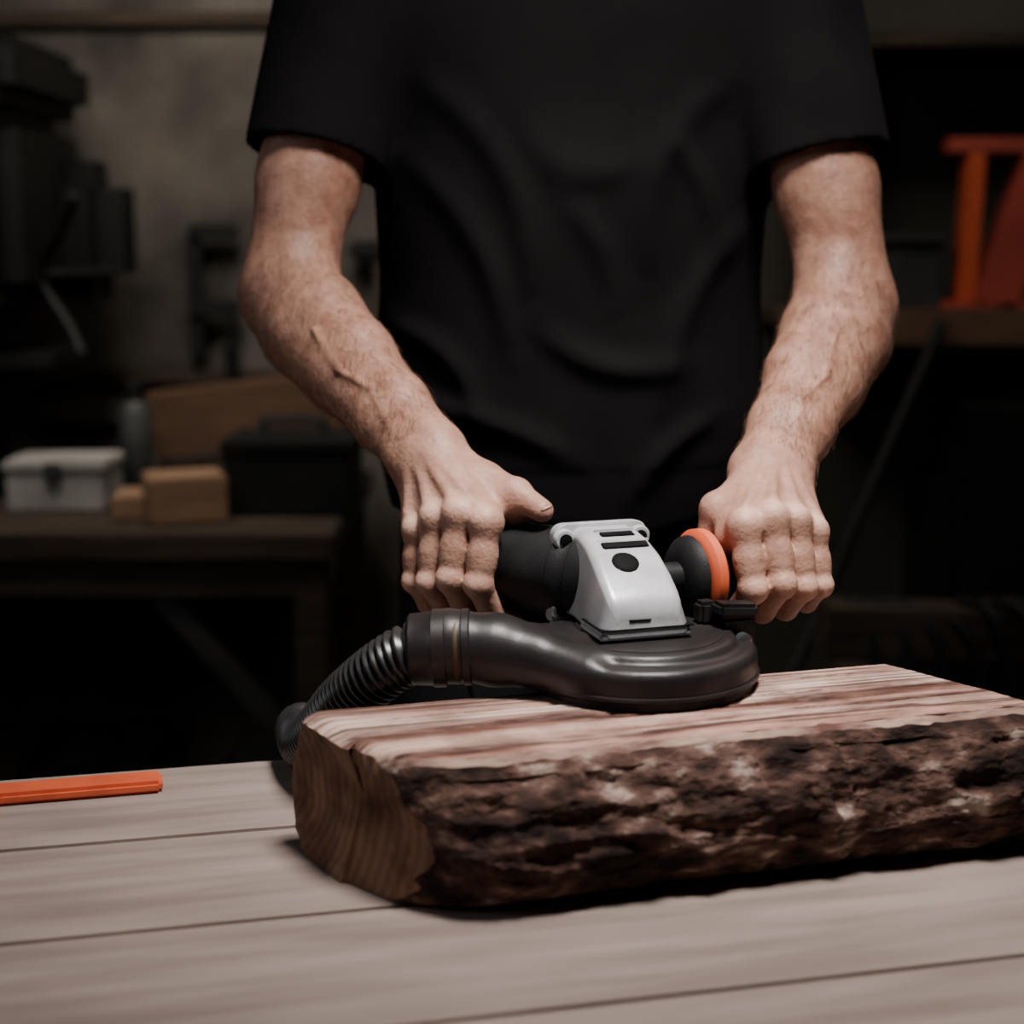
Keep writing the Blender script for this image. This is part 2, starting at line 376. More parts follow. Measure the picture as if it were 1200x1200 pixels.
# ------------------------------------------------------------------ angle grinder
ag=empty('angle_grinder')
hx=Vector((.3,-.954,0)).normalized(); hy=Vector((.954,.3,0)).normalized(); hz=Vector((0,0,1))
HO=Vector((.085,1.15,.915))
def H(x,y,z): return HO+hx*x+hy*y+hz*z
def head():
    secs=[(-.064,.033,.036,-.030,.010),(-.062,.039,.042,-.034,.010),(-.060,.042,.045,-.035,.010),(-.049,.042,.046,-.035,.010),(-.0475,.041,.0455,-.034,.010),(-.047,.032,.043,-.026,.008),(-.03,.0325,.0425,-.024,.008),(-.012,.0335,.039,-.024,.008),(.006,.035,.031,-.024,.007),(.024,.0360,.0205,-.024,.007),(.038,.0360,.011,-.024,.007),(.044,.0355,.006,-.024,.007),(.048,.0335,.000,-.024,.007),(.0498,.032,-.005,-.023,.006),(.0505,.0315,-.009,-.022,.006)]
    V=[];F=[];n=40
    for x,w,zt,zb,r in secs:
        ring=[]
        ti=.003 if x<-.0472 else .0065
        per=n//4
        cens=[(w-ti-r,zt-r),(-(w-ti)+r,zt-r),(-w+r*.6,zb+r*.6),(w-r*.6,zb+r*.6)]
        for q,(yc,zc) in enumerate(cens):
            rr=r if q<2 else r*.6
            for k in range(per):
                a=math.pi/2*(q+k/(per-1)); ring.append(H(x,yc+rr*math.cos(a),zc+rr*math.sin(a)))
        V+=ring
    for j in range(len(secs)-1):
        for i in range(n):
            k=(i+1)%n; F.append((j*n+i,j*n+k,(j+1)*n+k,(j+1)*n+i))
    F.append(tuple(range(n))); F.append(tuple((len(secs)-1)*n+i for i in range(n)))
    o=meshobj('gear_head',V,F,M['alu'],ag); fixn(o)
    md=o.modifiers.new('e','EDGE_SPLIT'); md.split_angle=math.radians(32)
head()
def hb(name,x,y,z,s,mat,pitch=0,bev=.002):
    R=Matrix((hx,hy,hz)).transposed()@Matrix.Rotation(pitch,3,'Y')
    return box(name,H(x,y,z),s,mat,ag,R.to_euler(),bev)
def topz(x):
    T=[(-.047,.043),(-.03,.0425),(-.012,.039),(.006,.031),(.024,.0205),(.038,.011)]
    for (a,b),(c,d) in zip(T,T[1:]):
        if a<=x<=c: return b+(d-b)*(x-a)/(c-a), math.atan2(-(d-b),c-a)
for i,(x,w) in enumerate(((-.0215,.028),(-.0045,.038))):
    z,p=topz(x); hb(f'vent_slot_{i+1}',x,.003,z-.0004,(.0085,w,.003),M['dark'],p)  # dark plate on the casting, colour stands in for the shade inside a slot
    hb(f'vent_rim_{i+1}',x-.0068,.003,z+.0012,(.003,w+.006,.004),M['alu'],p,.001)
z,p=topz(.014)
nn=(hz*math.cos(p)+hx*math.sin(p))
lathe('spindle_lock_button',H(.0135,-.004,z-.002),nn,[(0,.0105),(.003,.0105),(.0042,.009),(.0044,.004),(.0046,.001)],M['dark'],ag,32)
for i,(y,z) in enumerate(((-.0315,.034),(.0315,.034),(-.034,-.022),(.034,-.022))):
    lathe(f'screw_boss_{i+1}',H(-.050,y,z),hx,[(0,.0085),(.006,.0085),(.0075,.0075),(.0078,.0055)],M['alu'],ag,24)
    lathe(f'screw_{i+1}',H(-.0425,y,z),hx,[(0,.0052),(.0012,.0052),(.0016,.0035)],M['dark'],ag,16)
hb('nose_seam',.030,0,-.0165,(.0425,.0742,.0012),M['dark'])
hb('nose_slot',.0500,-.006,-.010,(.002,.018,.0022),M['dark'],0,.0005)
hb('nose_lip',.028,0,-.0215,(.044,.074,.006),M['alu'])
lathe('spindle_collar',HO+Vector((0,0,-.030)),(0,0,1),[(-.004,.031),(0,.031),(.001,.029),(.008,.029)],M['steel'],ag)
lathe('guard_clamp',Vector((HO.x,HO.y,.884)),(0,0,1),[(0,.040),(.004,.040),(.005,.037),(.007,.036)],M['shr'],ag)
# motor body
BO=np.array((.07,1.19,.918)); BA=nrm(v3(-.8,.6,0))
def B(t): return BO+BA*t
lathe('motor_body',Vector(B(-.012)),Vector(BA),[(0,.030),(.004,.037),(.012,.0385),(.022,.0385),(.024,.0365),(.03,.0365),(.032,.038),(.04,.038),(.042,.036),(.06,.0355),(.10,.034),(.14,.032),(.165,.030),(.175,.024),(.18,.014)],M['rub'],ag,64)
box('paddle_switch',Vector(B(.10))+Vector((0,0,-.034)),(.10,.016,.008),M['blk'],ag,(0,0,math.atan2(BA[1],BA[0])))
te=Vector(B(.168)); BV=Vector(BA)
lathe('cable_sleeve',Vector(B(.160)),BV,[(0,.010),(.012,.010),(.013,.008),(.03,.006)],M['blk'],ag,24)
sweep('mains_cable',[te,te+BV*.03,te+BV*.045+Vector((.01,.02,-.03)),te+Vector((.03,.09,-.16)),te+Vector((.06,.10,-.5)),te+Vector((.03,.12,-.80)),Vector((.0,1.55,.012)),Vector((.35,1.5,.008)),Vector((.9,1.75,.008))],.0042,M['rub'],ag,10)
# side handle
RO=Vector((.147,1.199,.917)); HB=Vector((.91,.41,0)).normalized()
st=RO-HB*.055
lathe('handle_socket',st,HB,[(0,.017),(.014,.017),(.015,.013),(.05,.013)],M['blk'],ag,32)
lathe('handle_guard_black',RO-HB*.018,HB,[(0,.016),(.002,.026),(.008,.032),(.012,.033),(.014,.030)],M['rub'],ag,48)
lathe('handle_guard_ring',RO-HB*.004,HB,[(0,.028),(.001,.034),(.004,.0375),(.011,.0375),(.014,.034),(.015,.022)],M['org'],ag,48)
lathe('side_handle_grip',RO+HB*.006,HB,[(0,.021),(.006,.019),(.02,.0175),(.06,.0185),(.09,.0175),(.105,.018),(.112,.016),(.115,.008)],M['rub'],ag,40)
# dust shroud
SC=v3(.098,1.135,0)
f=Fld((-.07,1.0,.83),(.22,1.26,.95),.0018)
G=f.new()
f.add(G,('d',(SC[0],SC[1],.867),.0885,.0135,.008),.001)
f.add(G,('d',(SC[0],SC[1],.8775),.072,.0100,.005),.006)
duct=[(.055,1.075,.872,.016),(.015,1.098,.877,.021),(-.012,1.105,.881,.025),(-.047,1.107,.885,.027)]
D=f.new()
for a,b in zip(duct,duct[1:]): f.add(D,('c',a[:3],b[:3],a[3],b[3]),.008)
for a,b in (((.03,1.16,.872,.014),(-.012,1.12,.88,.022)),((.06,1.12,.873,.014),(-.01,1.108,.880,.023))): f.add(D,('c',a[:3],b[:3],a[3],b[3]),.01)
G=f.smin(G,D,.010)
Z=f.ax[2][None,None,:]; G=np.maximum(G,(.8545-Z).astype(np.float32))
f.mesh(G,'dust_shroud',M['shr'],ag,2)
lathe('brush_skirt',Vector((SC[0],SC[1],.8508)),(0,0,1),[(0,.080),(.0002,.0865),(.006,.0865),(.0062,.08)],M['rub'],ag,96,rib=lambda a,t:.004*math.sin(a*70))
lathe('shroud_rim',Vector((SC[0],SC[1],.8575)),(0,0,1),[(0,.088),(.0006,.0902),(.003,.0902),(.0036,.088)],M['shr'],ag,96)
lathe('shroud_top_ring',Vector((SC[0],SC[1],.8868)),(0,0,1),[(0,.062),(.0012,.062),(.0016,.060),(.0017,.052)],M['shr'],ag,96)
hd=Vector((-.98,.02,-.05)).normalized()
p0=Vector((-.030,1.106,.8835))
lathe('port_collar',p0,hd,[(0,.027),(.001,.0285),(.006,.0285),(.007,.0272),(.018,.0272),(.019,.0292),(.028,.0292),(.030,.0275),(.045,.0265),(.047,.024)],M['shr'],ag,48)
lathe('port_band',p0+hd*.009,hd,[(0,.0276),(.0015,.0278),(.003,.0276)],pmat('bronze_band',(.10,.06,.03),(.07,.04,.02),.5,.3,30),ag,48)
hp=[p0+hd*.03,(-.080,1.107,.876),(-.104,1.114,.858),(-.128,1.133,.832),(-.148,1.160,.802),(-.164,1.192,.779),(-.174,1.228,.7745),(-.180,1.264,.765),(-.186,1.296,.71),(-.20,1.31,.55),(-.23,1.34,.3),(-.30,1.40,.06),(-.45,1.44,.026),(-.8,1.6,.026),(-1.1,1.9,.026)]
def rib(s,t): return .0208+.0022*(1 if (s/.0056)%1<.5 else -1)
sweep('vacuum_hose',hp,rib,M['hose'],ag,22,step=.0014,n=40)
box('latch_block',(.170,1.158,.878),(.030,.026,.036),M['blk'],ag,(0,0,.35),.003)
box('latch_lever',(.171,1.150,.9015),(.034,.020,.011),M['blk'],ag,(0,.08,.35),.003)
box('latch_lug',(.150,1.160,.897),(.016,.016,.018),M['shr'],ag,(0,0,.35),.003)
lathe('latch_screw',Vector((.1755,1.140,.880)),(.35,-.93,0),[(0,.006),(.006,.006),(.007,.004)],M['steel'],ag,16)
# ------------------------------------------------------------------ man
man=empty('man')
def nail(name,c,d,out,w,l):
    s=np.cross(d,out); V=[];F=[];n=8
    for i in range(n+1):
        for j in range(n+1):
            a=(i/n-.5)*2; b=(j/n-.5)*2; q=1-.25*a*a*(b>0)
            V.append(Vector(c+s*a*w*.9*(1-.15*b*b)+d*b*l*q-out*(a*a*.0022+.0006*b*b)))
    for i in range(n):
        for j in range(n): F.append((i*(n+1)+j,(i+1)*(n+1)+j,(i+1)*(n+1)+j+1,i*(n+1)+j+1))
    o=meshobj(name,V,F,M['nail'],man); o.modifiers.new('s','SOLIDIFY').thickness=.0006
def build_arm(name,A,n,W,E,Sh,wdir,ax_r,fdefs,thumb,lo,hi):
    f=Fld(lo,hi,.0016)
    up=v3(0,0,1); k=v3(*n)
    J=[]
    for a,fd in zip(A,fdefs): J.append([a+k*o[0]+up*o[1]+wdir*(o[2] if len(o)>2 else 0) for o in fd])
    mid=(J[1][0]+J[2][0])/2; m=nrm(mid-W); N=np.cross(m,wdir); N=nrm(N); N=N if N[2]>0 else -N
    palm=f.new()
    offs=[-.016,-.006,.005,.014]
    for i in range(4):
        ws=W+wdir*offs[i]; mc=J[i][0]; sc=(1,1,.97,.86)[i]
        f.add(palm,('c',ws,mc-N*.003,.0185,.0112*sc),.012)
        f.add(palm,('c',ws-N*.012,A[i]+up*(ax_r+.010)+k*.004,.0165,.014),.012)
        if i<3:
            f.add(palm,('c',mc-m*.014-N*.0064,J[i+1][0]-m*.014-N*.0064,.0105,.0105),.008)
    for i in range(4):
        mc=J[i][0]; sc=(1,1.04,.97,.86)[i]
        f.add(palm,('c',mc+N*.0004,mc+N*.0008,.0137*sc,.0137*sc),.005)
        ws=W+wdir*offs[i]*.5+m*.012+N*.0178; f.add(palm,('c',ws,J[i][0]-m*.012+N*.0103,.0022,.0026),.006)
    FA=E-W; fl=nrm(FA); side=wdir-fl*(wdir@fl); side=nrm(side); bk=np.cross(side,fl); bk=bk if bk[2]>0 else -bk
    P=lambda t,s=0,b=0: W+FA*t+side*s+bk*b
    arm=f.new()
    for s in (-.009,.009):
        f.add(arm,('c',P(-.02,s),P(.22,s*1.0),.0215,.026),.012)
        f.add(arm,('c',P(.22,s),P(.5,s),.026,.0335),.012)
        f.add(arm,('c',P(.5,s),P(.78,s*.9),.0335,.0385),.012)
        f.add(arm,('c',P(.78,s*.9),P(1.0,s*.4),.0385,.036),.014)
    f.add(arm,('c',P(.55,-.017,.004),P(.95,-.018,.01),.019,.030),.02)
    f.add(arm,('c',P(.95,-.018,.01),E+(Sh-E)*.22+side*-.010,.030,.020),.02)
    f.add(arm,('c',P(.5,.016,-.006),P(.85,.018,-.008),.020,.029),.02)
    f.add(arm,('c',P(.03,.019,.010),P(.07,.019,.008),.009,.007),.008)
    f.add(arm,('c',P(1.04,.006,-.01),P(1.0,.004,-.008),.026,.030),.02)
    UA=Sh-E
    f.add(arm,('c',E,E+UA*.4,.041,.046),.02); f.add(arm,('c',E+UA*.4,Sh,.046,.052),.02)
    f.add(arm,('c',E+UA*.3-v3(0,.012,0),E+UA*.75-v3(0,.012,0),.030,.036),.02)
    for pts in ([(.1,.004,.0238),(.25,-.006,.0292),(.4,.004,.0338),(.6,-.004,.0395)],):
        for p,q in zip(pts,pts[1:]): f.add(arm,('c',P(*p),P(*q),.0009,.0009),.006)
    palm=f.smin(palm,arm,.016)
    th=f.new(); T=[v3(*t) for t in thumb]; rr=[.017,.0135,.0122,.0095]
    for i in range(len(T)-1): f.add(th,('c',T[i],T[i+1],rr[i],rr[i+1]),.006)
    f.add(th,('c',T[2],T[2]+v3(0,0,.0005),.0127,.0127),.004)
    tf=f.new()
    f.add(tf,('c',(W+T[0])/2,J[0][0]*.45+T[1]*.55-N*.004,.013,.008),.01)
    res=f.smin(f.smin(palm,tf,.012),th,.010)
    for i in range(4):
        g=f.new(); sc=(1,1.03,.97,.84)[i]; j=J[i]
        f.add(g,('c',j[0],j[1],.0120*sc,.0108*sc),.004)
        mm=j[0]*.45+j[1]*.55; f.add(g,('c',mm,mm+(j[1]-j[0])*.1,.0119*sc,.0113*sc),.006)
        f.add(g,('c',j[1]+k*.0018,j[1]+k*.0022,.0118*sc,.0118*sc),.003)
        f.add(g,('c',j[1],j[2],.0106*sc,.0100*sc),.004)
        f.add(g,('c',j[2],j[3],.0100*sc,.0088*sc),.004)
        gp=f.smin(palm,g,.006)
        res=f.smin(res,gp,.0005)
    o,V=f.mesh(res,name,M['skin'],man,1)
    red=np.zeros(len(V))
    for j in J:
        for q,r in ((j[0]+N*.010,.010),(j[1]+k*.008,.008)):
            red+=.85*np.exp(-((V-q)**2).sum(1)/r**2)
    red+=.5*np.exp(-((V-T[2])**2).sum(1)/.012**2)
    tt=(V-W)@FA/(FA@FA)
    red+=.16*np.clip((.1-tt)/.2,0,1)
    at=o.data.attributes.new('red','FLOAT','POINT'); at.data.foreach_set('value',np.clip(red,0,1).astype(np.float32))
    for i in range(4):
        j=J[i]; d=nrm(j[3]-j[2]); out=-np.cross(wdir,d)
        if out@(j[3]-A[i])<0: out=-out
        nail(name+f'_nail_{i+1}',j[3]+out*.0070+d*.001,d,out,.0062,.0058)
    d=nrm(T[3]-T[2]); u_=v3(-.1,-.25,1) if T[3][2]>.94 else nrm(T[3]-A[0]); out=nrm(u_-d*(u_@d))
    nail(name+'_thumb_nail',T[3]+out*.0078+d*.0005,d,out,.0078,.0072)
    me=o.data; nor=np.empty(len(me.vertices)*3,np.float32); me.vertices.foreach_get('normal',nor); nor=nor.reshape(-1,3).astype(float)
    rad=np.linalg.norm(V-W-tt[:,None]*FA,axis=1)
    cand=np.where((tt>.02)&(tt<1.0)&(rad<.07))[0]; pick=np.random.choice(cand,3400)
    cu=bpy.data.curves.new(name+'_hair','CURVE'); cu.dimensions='3D'; cu.bevel_depth=.00011; cu.bevel_resolution=0; cu.resolution_u=2
    for q in pick:
        if random.random()>.35+.65*max(0,nor[q]@nrm(bk+side*.3)): continue
        L=random.uniform(.006,.014); jit=np.random.normal(0,.35,3); dr=nrm(-fl+side*.5*(1 if random.random()<.7 else -.6)+jit*.6)
        dr=nrm(dr-nor[q]*(dr@nor[q]))
        pts=[V[q]-nor[q]*.0005,V[q]+dr*L*.5+nor[q]*L*.18,V[q]+dr*L+nor[q]*L*.18]
        sp=cu.splines.new('POLY'); sp.points.add(2)
        for a,b in zip(sp.points,pts): a.co=(*b,1)
        sp.points[2].radius=.2
    ho=bpy.data.objects.new(name+'_hair',cu); cu.materials.append(M['armhair']); COL.objects.link(ho); ho.parent=man
kR=v3(-.6,-.8,0)
AR=[B(.083),B(.107),B(.131),B(.153)]
fR=[[(.040,.041),(.050,-.008),(.030,-.041),(.006,-.047)],[(.044,.046),(.055,-.006),(.032,-.043),(.006,-.048)],[(.045,.040),(.053,-.012),(.031,-.042),(.006,-.046)],[(.044,.028),(.047,-.015),(.030,-.038),(.010,-.043)]]
WR=v3(-.0737,1.289,1.005); ER=v3(-.2164,1.484,1.130); SR=v3(-.165,1.555,1.40)
build_arm('right_arm',AR,kR,WR,ER,SR,BA,.036,fR,[(-.052,1.282,.992),(-.022,1.257,.986),(.003,1.234,.977),(.024,1.214,.967)],(-.30,1.14,.85),(.06,1.62,1.36))
kL=v3(.41,-.91,0); hb3=v3(*HB); R3=v3(*RO)
AL=[R3+hb3*s for s in (.030,.053,.076,.097)]
fL=[[(.022,.041),(.036,-.006),(.014,-.030),(-.010,-.024)],[(.025,.046),(.041,-.003),(.016,-.030),(-.009,-.026)],[(.024,.042),(.038,-.008),(.015,-.031),(-.009,-.026)],[(.021,.032),(.032,-.010),(.014,-.028),(-.007,-.024)]]
WL=v3(.219,1.286,.990); EL=v3(.3226,1.481,1.118); SL=v3(.272,1.555,1.40)
build_arm('left_arm',AL,kL,WL,EL,SL,hb3,.019,fL,[(.200,1.264,.975),(.168,1.240,.964),(.163,1.240,.934),(.178,1.222,.893)],(.12,1.12,.85),(.40,1.62,1.36))
# shirt
f=Fld((-.30,1.34,.86),(.40,1.84,1.56),.004,.08); G=f.new(); c0=.060
for p in [('e',(c0,1.60,1.28),(.200,.125,.24)),('e',(c0,1.62,1.08),(.194,.130,.26)),('e',(c0,1.63,.96),(.190,.128,.24)),
          ('c',(c0-.06,1.585,1.40),(-.115,1.575,1.395),.085,.066),('c',(c0+.06,1.585,1.40),(.225,1.575,1.395),.085,.066),
          ('c',(c0,1.59,1.42),(c0,1.565,1.475),.075,.062)]: f.add(G,p,.07)
sl=f.new(); inn=f.new()
for Sh,E in ((SR,ER),(SL,EL)):
    d=nrm(E-Sh); e=Sh+(E-Sh)*.52
    f.add(sl,('c',Sh+v3(0,.0,0),e+d*.07,.067,.066),.01)
    f.add(inn,('c',e-d*.04,e+d*.10,.058,.060),.01)
X=f.ax[0][:,None,None]; Yy=f.ax[1][None,:,None]; Z=f.ax[2][None,None,:]
for Sh,E,sg in ((SR,ER,-1),(SL,EL,1)):
    d=nrm(E-Sh); e=Sh+(E-Sh)*.52
    pl=((X-e[0])*d[0]+(Yy-e[1])*d[1]+(Z-e[2])*d[2])
    cutp=np.where(sg*(X-c0)>0,pl,-.08).astype(np.float32)
    sl=np.maximum(sl,cutp)
sl=np.maximum(sl,-inn)
G=f.smin(G,sl,.03)
G=np.maximum(G,-np.where(np.abs(X-c0)>.20,inn,.03).astype(np.float32))
G=np.maximum(G,(.895+.006*np.sin(X*40)-Z).astype(np.float32))
def fold(x0,z0,x1,z1,wd,h,bend=.02):
    dx,dz=x1-x0,z1-z0; L2=dx*dx+dz*dz
    t=np.clip(((X-x0)*dx+(Z-z0)*dz)/L2,0,1)
    off=bend*np.sin(t*math.pi)
    nx,nz=-dz/math.sqrt(L2),dx/math.sqrt(L2)
    d2=(X-x0-t*dx-nx*off)**2+(Z-z0-t*dz-nz*off)**2
    return -h*np.exp(-d2/wd**2)*np.sin(np.clip(t,.02,.98)*math.pi)**.5
w=0*X*Z
for a in [(-.08,1.33,.02,1.12,.016,.010,.03),(-.10,1.26,.00,1.07,.014,.009,.02),(.20,1.33,.13,1.14,.016,.010,-.03),(.23,1.20,.15,1.02,.014,.009,-.02),(.0,1.30,.12,1.25,.02,.008,-.03),
          (-.12,1.10,-.03,1.00,.013,.009,.02),(.02,1.10,.17,1.06,.014,.009,-.02),(.05,1.22,.10,1.10,.015,.008,.015),(-.10,1.02,.06,.97,.013,.009,.01),(.20,1.01,.12,.93,.012,.009,-.01),(.15,1.28,.20,1.17,.012,.008,.01)]:
    w=w+fold(*a)
w=w*np.clip((.235-np.abs(X-c0))/.05,0,1)
G=G+w.astype(np.float32)
f.mesh(G,'t_shirt',M['shirt'],man,3)
# trousers and boots
f=Fld((-.22,1.42,.05),(.34,1.86,1.0),.006,.06); G=f.new()
f.add(G,('c',(c0-.04,1.66,.90),(c0+.04,1.66,.90),.118,.118),.03)
for sx in (-1,1):
    hipp=v3(c0+sx*.085,1.66,.86); kn=v3(c0+sx*.12,1.62,.50); an=v3(c0+sx*.13,1.68,.10)
    f.add(G,('c',hipp,kn,.098,.070),.03); f.add(G,('c',kn,an,.068,.055),.03)
G=np.maximum(G,(np.abs(f.ax[2]-.5)-.42)[None,None,:].astype(np.float32)+np.zeros_like(G))
f.mesh(G,'trousers',M['pants'],man,2)
f=Fld((-.2,1.42,-.02),(.32,1.80,.16),.004,.05); G=f.new()
for sx in (-1,1):
    an=v3(c0+sx*.13,1.69,.05)
    f.add(G,('c',an+v3(0,0,.06),an+v3(0,.0,0),.048,.045),.02); f.add(G,('c',an,an+v3(sx*.02,-.17,-.008),.045,.040),.02)
G=np.maximum(G,(.002-f.ax[2])[None,None,:].astype(np.float32)+np.zeros_like(G))
f.mesh(G,'boots',M['boot'],man,2)
# head
hc=v3(c0,1.535,1.655)
f=Fld((-.08,1.40,1.40),(.20,1.68,1.80),.003); G=f.new()
for p in [('e',hc+v3(0,.012,.02),(.074,.093,.088)),('e',hc+v3(0,-.028,-.035),(.058,.062,.072)),('c',hc+v3(0,-.062,-.088),hc+v3(0,-.055,-.085),.022,.026),
          ('c',hc+v3(0,-.088,-.005),hc+v3(0,-.103,-.035),.008,.013),('c',hc+v3(-.014,-.092,-.037),hc+v3(.014,-.092,-.037),.008,.008),
          ('c',hc+v3(-.018,-.083,-.062),hc+v3(.018,-.083,-.062),.006,.006),('c',hc+v3(-.015,-.081,-.070),hc+v3(.015,-.081,-.070),.007,.007),
          ('c',hc+v3(-.045,-.070,.014),hc+v3(.045,-.070,.014),.012,.012),
          ('c',hc+v3(0,.03,-.05),v3(c0,1.59,1.44),.056,.062)]: f.add(G,p,.018)
for sx in (-1,1):
    f.add(G,('e',hc+v3(sx*.077,.012,-.012),(.010,.020,.032)),.006)
    f.add(G,('c',hc+v3(sx*.04,-.045,-.03),hc+v3(sx*.038,-.055,-.03),.024,.022),.015)
f.mesh(G,'head',M['skin'],man,2)
f=Fld((-.08,1.42,1.5),(.20,1.68,1.80),.003); G=f.new()
f.add(G,('e',hc+v3(0,.022,.028),(.080,.094,.092)),.01)
cut=f.new(); f.add(cut,('e',hc+v3(0,-.095,-.045),(.085,.075,.11)),.01)
G=np.maximum(G,-cut); G=np.maximum(G,(hc[2]-.045-f.ax[2])[None,None,:].astype(np.float32)+np.zeros_like(G))
f.mesh(G,'hair',M['hair'],man,2)
for sx in (-1,1):
    c=Vector(hc+v3(sx*.031,-.079,-.002))
    lathe(f'eye_{"lr"[sx>0]}',c+Vector((0,.010,0)),(0,-1,0),[(.011*(1-math.cos(a*math.pi/10)),max(.0001,.0115*math.sin(a*math.pi/10))) for a in range(11)],M['eye'],man,20)
    lathe(f'iris_{"lr"[sx>0]}',c+Vector((0,-.0116,-.003)),(0,-1,-.3),[(0,.005),(.0006,.0045),(.001,.001)],M['iris'],man,16)
    box(f'brow_{"lr"[sx>0]}',c+Vector((0,-.006,.018)),(.030,.006,.006),M['hair'],man,(0,sx*.1,-sx*.3),.002)
# ------------------------------------------------------------------ background left
b2=empty('wooden_table')
box('top',(-.87,2.80,.69),(1.16,.72,.045),M['dwood'],b2)
box('front_rail',(-.87,2.47,.635),(1.12,.03,.065),M['dwood'],b2)
for i,(x,y) in enumerate(((-.33,2.48),(-1.40,2.48),(-.33,3.1),(-1.40,3.1))): box(f'leg_{i+1}',(x,y,.334),(.055,.055,.668),M['dwood'],b2)
box('brace',(-.47,2.48,.47),(.40,.022,.04),M['gmetal'],b2,(0,math.radians(50),0))
box('lower_shelf',(-.87,2.8,.18),(1.08,.6,.025),M['dwood'],b2)
zt=.7135
sc_=empty('storage_case')
box('body',(-.80,2.72,zt+.035),(.17,.14,.07),M['white'],sc_); box('lid',(-.80,2.72,zt+.079),(.18,.15,.018),M['white'],sc_); box('latch',(-.80,2.642,zt+.07),(.03,.01,.03),M['gmetal'],sc_)
jug=empty('glue_bottle')
lathe('body',(-.955,2.66,zt),(0,0,1),[(0,.03),(.005,.033),(.08,.033),(.10,.015),(.12,.013)],M['white'],jug); lathe('cap',(-.955,2.66,zt+.12),(0,0,1),[(0,.015),(.02,.013),(.03,.004)],M['gmetal'],jug)
wbk=empty('wood_block')
box('timber_offcut',(-.555,2.57,zt+.040),(.13,.11,.08),M['twood'],wbk,(0,0,.35)); box('timber_offcut_small',(-.655,2.62,zt+.02),(.06,.12,.04),M['twood'],wbk,(0,0,.1))
tb=empty('toolbox')
box('body',(-.385,2.70,zt+.055),(.22,.20,.11),M['bmetal'],tb); box('lid',(-.385,2.70,zt+.12),(.23,.21,.02),M['bmetal'],tb); box('handle',(-.385,2.70,zt+.155),(.12,.02,.015),M['gmetal'],tb)
box('handle_post_1',(-.44,2.70,zt+.14),(.012,.016,.03),M['gmetal'],tb); box('handle_post_2',(-.33,2.70,zt+.14),(.012,.016,.03),M['gmetal'],tb)
pl=empty('timber_plank')
box('board',(-.50,3.02,.832),(.42,.03,.16),M['bwood'],pl,(.12,-.12,0)); box('cleat',(-.50,2.985,.772),(.38,.02,.03),M['dwood'],pl,(.12,-.12,0))
sp_=empty('spray_can')
lathe('can',(-.715,2.90,zt),(0,0,1),[(0,.030),(.003,.032),(.15,.032),(.165,.022),(.17,.018)],M['gmetal'],sp_,28); lathe('nozzle_cap',(-.715,2.90,zt+.17),(0,0,1),[(0,.019),(.035,.018),(.038,.014)],M['bmetal'],sp_,24)
dp=empty('drill_press')
lathe('column',(-1.02,2.98,zt),(0,0,1),[(0,.035),(1.0,.035)],M['bmetal'],dp); box('base',(-1.02,2.94,zt+.015),(.22,.28,.03),M['bmetal'],dp)
box('table',(-.98,2.86,.97),(.34,.30,.03),M['bmetal'],dp); box('table_bracket',(-.98,2.90,.90),(.12,.2,.12),M['bmetal'],dp,bev=.02); box('head',(-.98,2.86,1.24),(.28,.44,.34),M['bmetal'],dp,bev=.04)
box('motor',(-.86,3.02,1.20),(.24,.2,.26),M['bmetal'],dp,bev=.05)
box('belt_cover',(-.98,2.88,1.47),(.30,.52,.12),M['bmetal'],dp,bev=.03)
lathe('chuck',(-.98,2.75,.99),(0,0,1),[(0,.008),(.04,.02),(.09,.022),(.12,.012)],M['gmetal'],dp)
for a in (0,2.1,4.2): sweep(f'feed_lever_{int(a)}',[(-.86,2.8,1.12),(-.79,2.8+.1*math.cos(a),1.12+.1*math.sin(a)),(-.76,2.8+.16*math.cos(a),1.12+.16*math.sin(a))],.010,M['bmetal'],dp,8)
pb=empty('tool_board')
box('panel',(-.55,3.235,1.25),(1.0,.02,.9),M['wall'],pb)
for i,z in enumerate((.90,1.62)): box(f'batten_{i}',(-.55,3.215,z),(1.0,.018,.03),M['dwood'],pb)
def hang(nm,x,z,L,kind):
    t=empty(nm)
    if kind=='saw':
        me=meshobj('blade',[(x-.02,3.19,z),(x+.02,3.19,z),(x+.05,3.19,z-L),(x-.04,3.19,z-L)],[(0,1,2,3)],M['gmetal'],t,False); me.modifiers.new('s','SOLIDIFY').thickness=.003
        box('grip',(x,3.19,z-L-.04),(.09,.025,.10),M['bwood'],t,(0,.2,0),.02)
    elif kind=='hammer':
        box('shaft',(x,3.185,z-L/2),(.026,.022,L),M['dwood'],t); box('head',(x,3.185,z),(.13,.035,.04),M['bmetal'],t,bev=.01)
    else:
        box('jaw_bar',(x,3.19,z-L/2),(.03,.012,L),M['bmetal'],t); box('jaw_top',(x+.04,3.185,z),(.10,.022,.03),M['bmetal'],t); box('jaw_slide',(x+.04,3.185,z-L*.6),(.10,.022,.035),M['bmetal'],t)
        lathe('handle',(x+.07,3.185,z-L*.6-.16),(0,0,1),[(0,.014),(.08,.017),(.085,.006),(.15,.006)],M['bmetal'],t,16)
hang('g_clamp',-.65,1.20,.26,'c'); hang('hammer',-.27,1.16,.20,'hammer'); hang('hand_saw',-.40,1.20,.22,'saw')
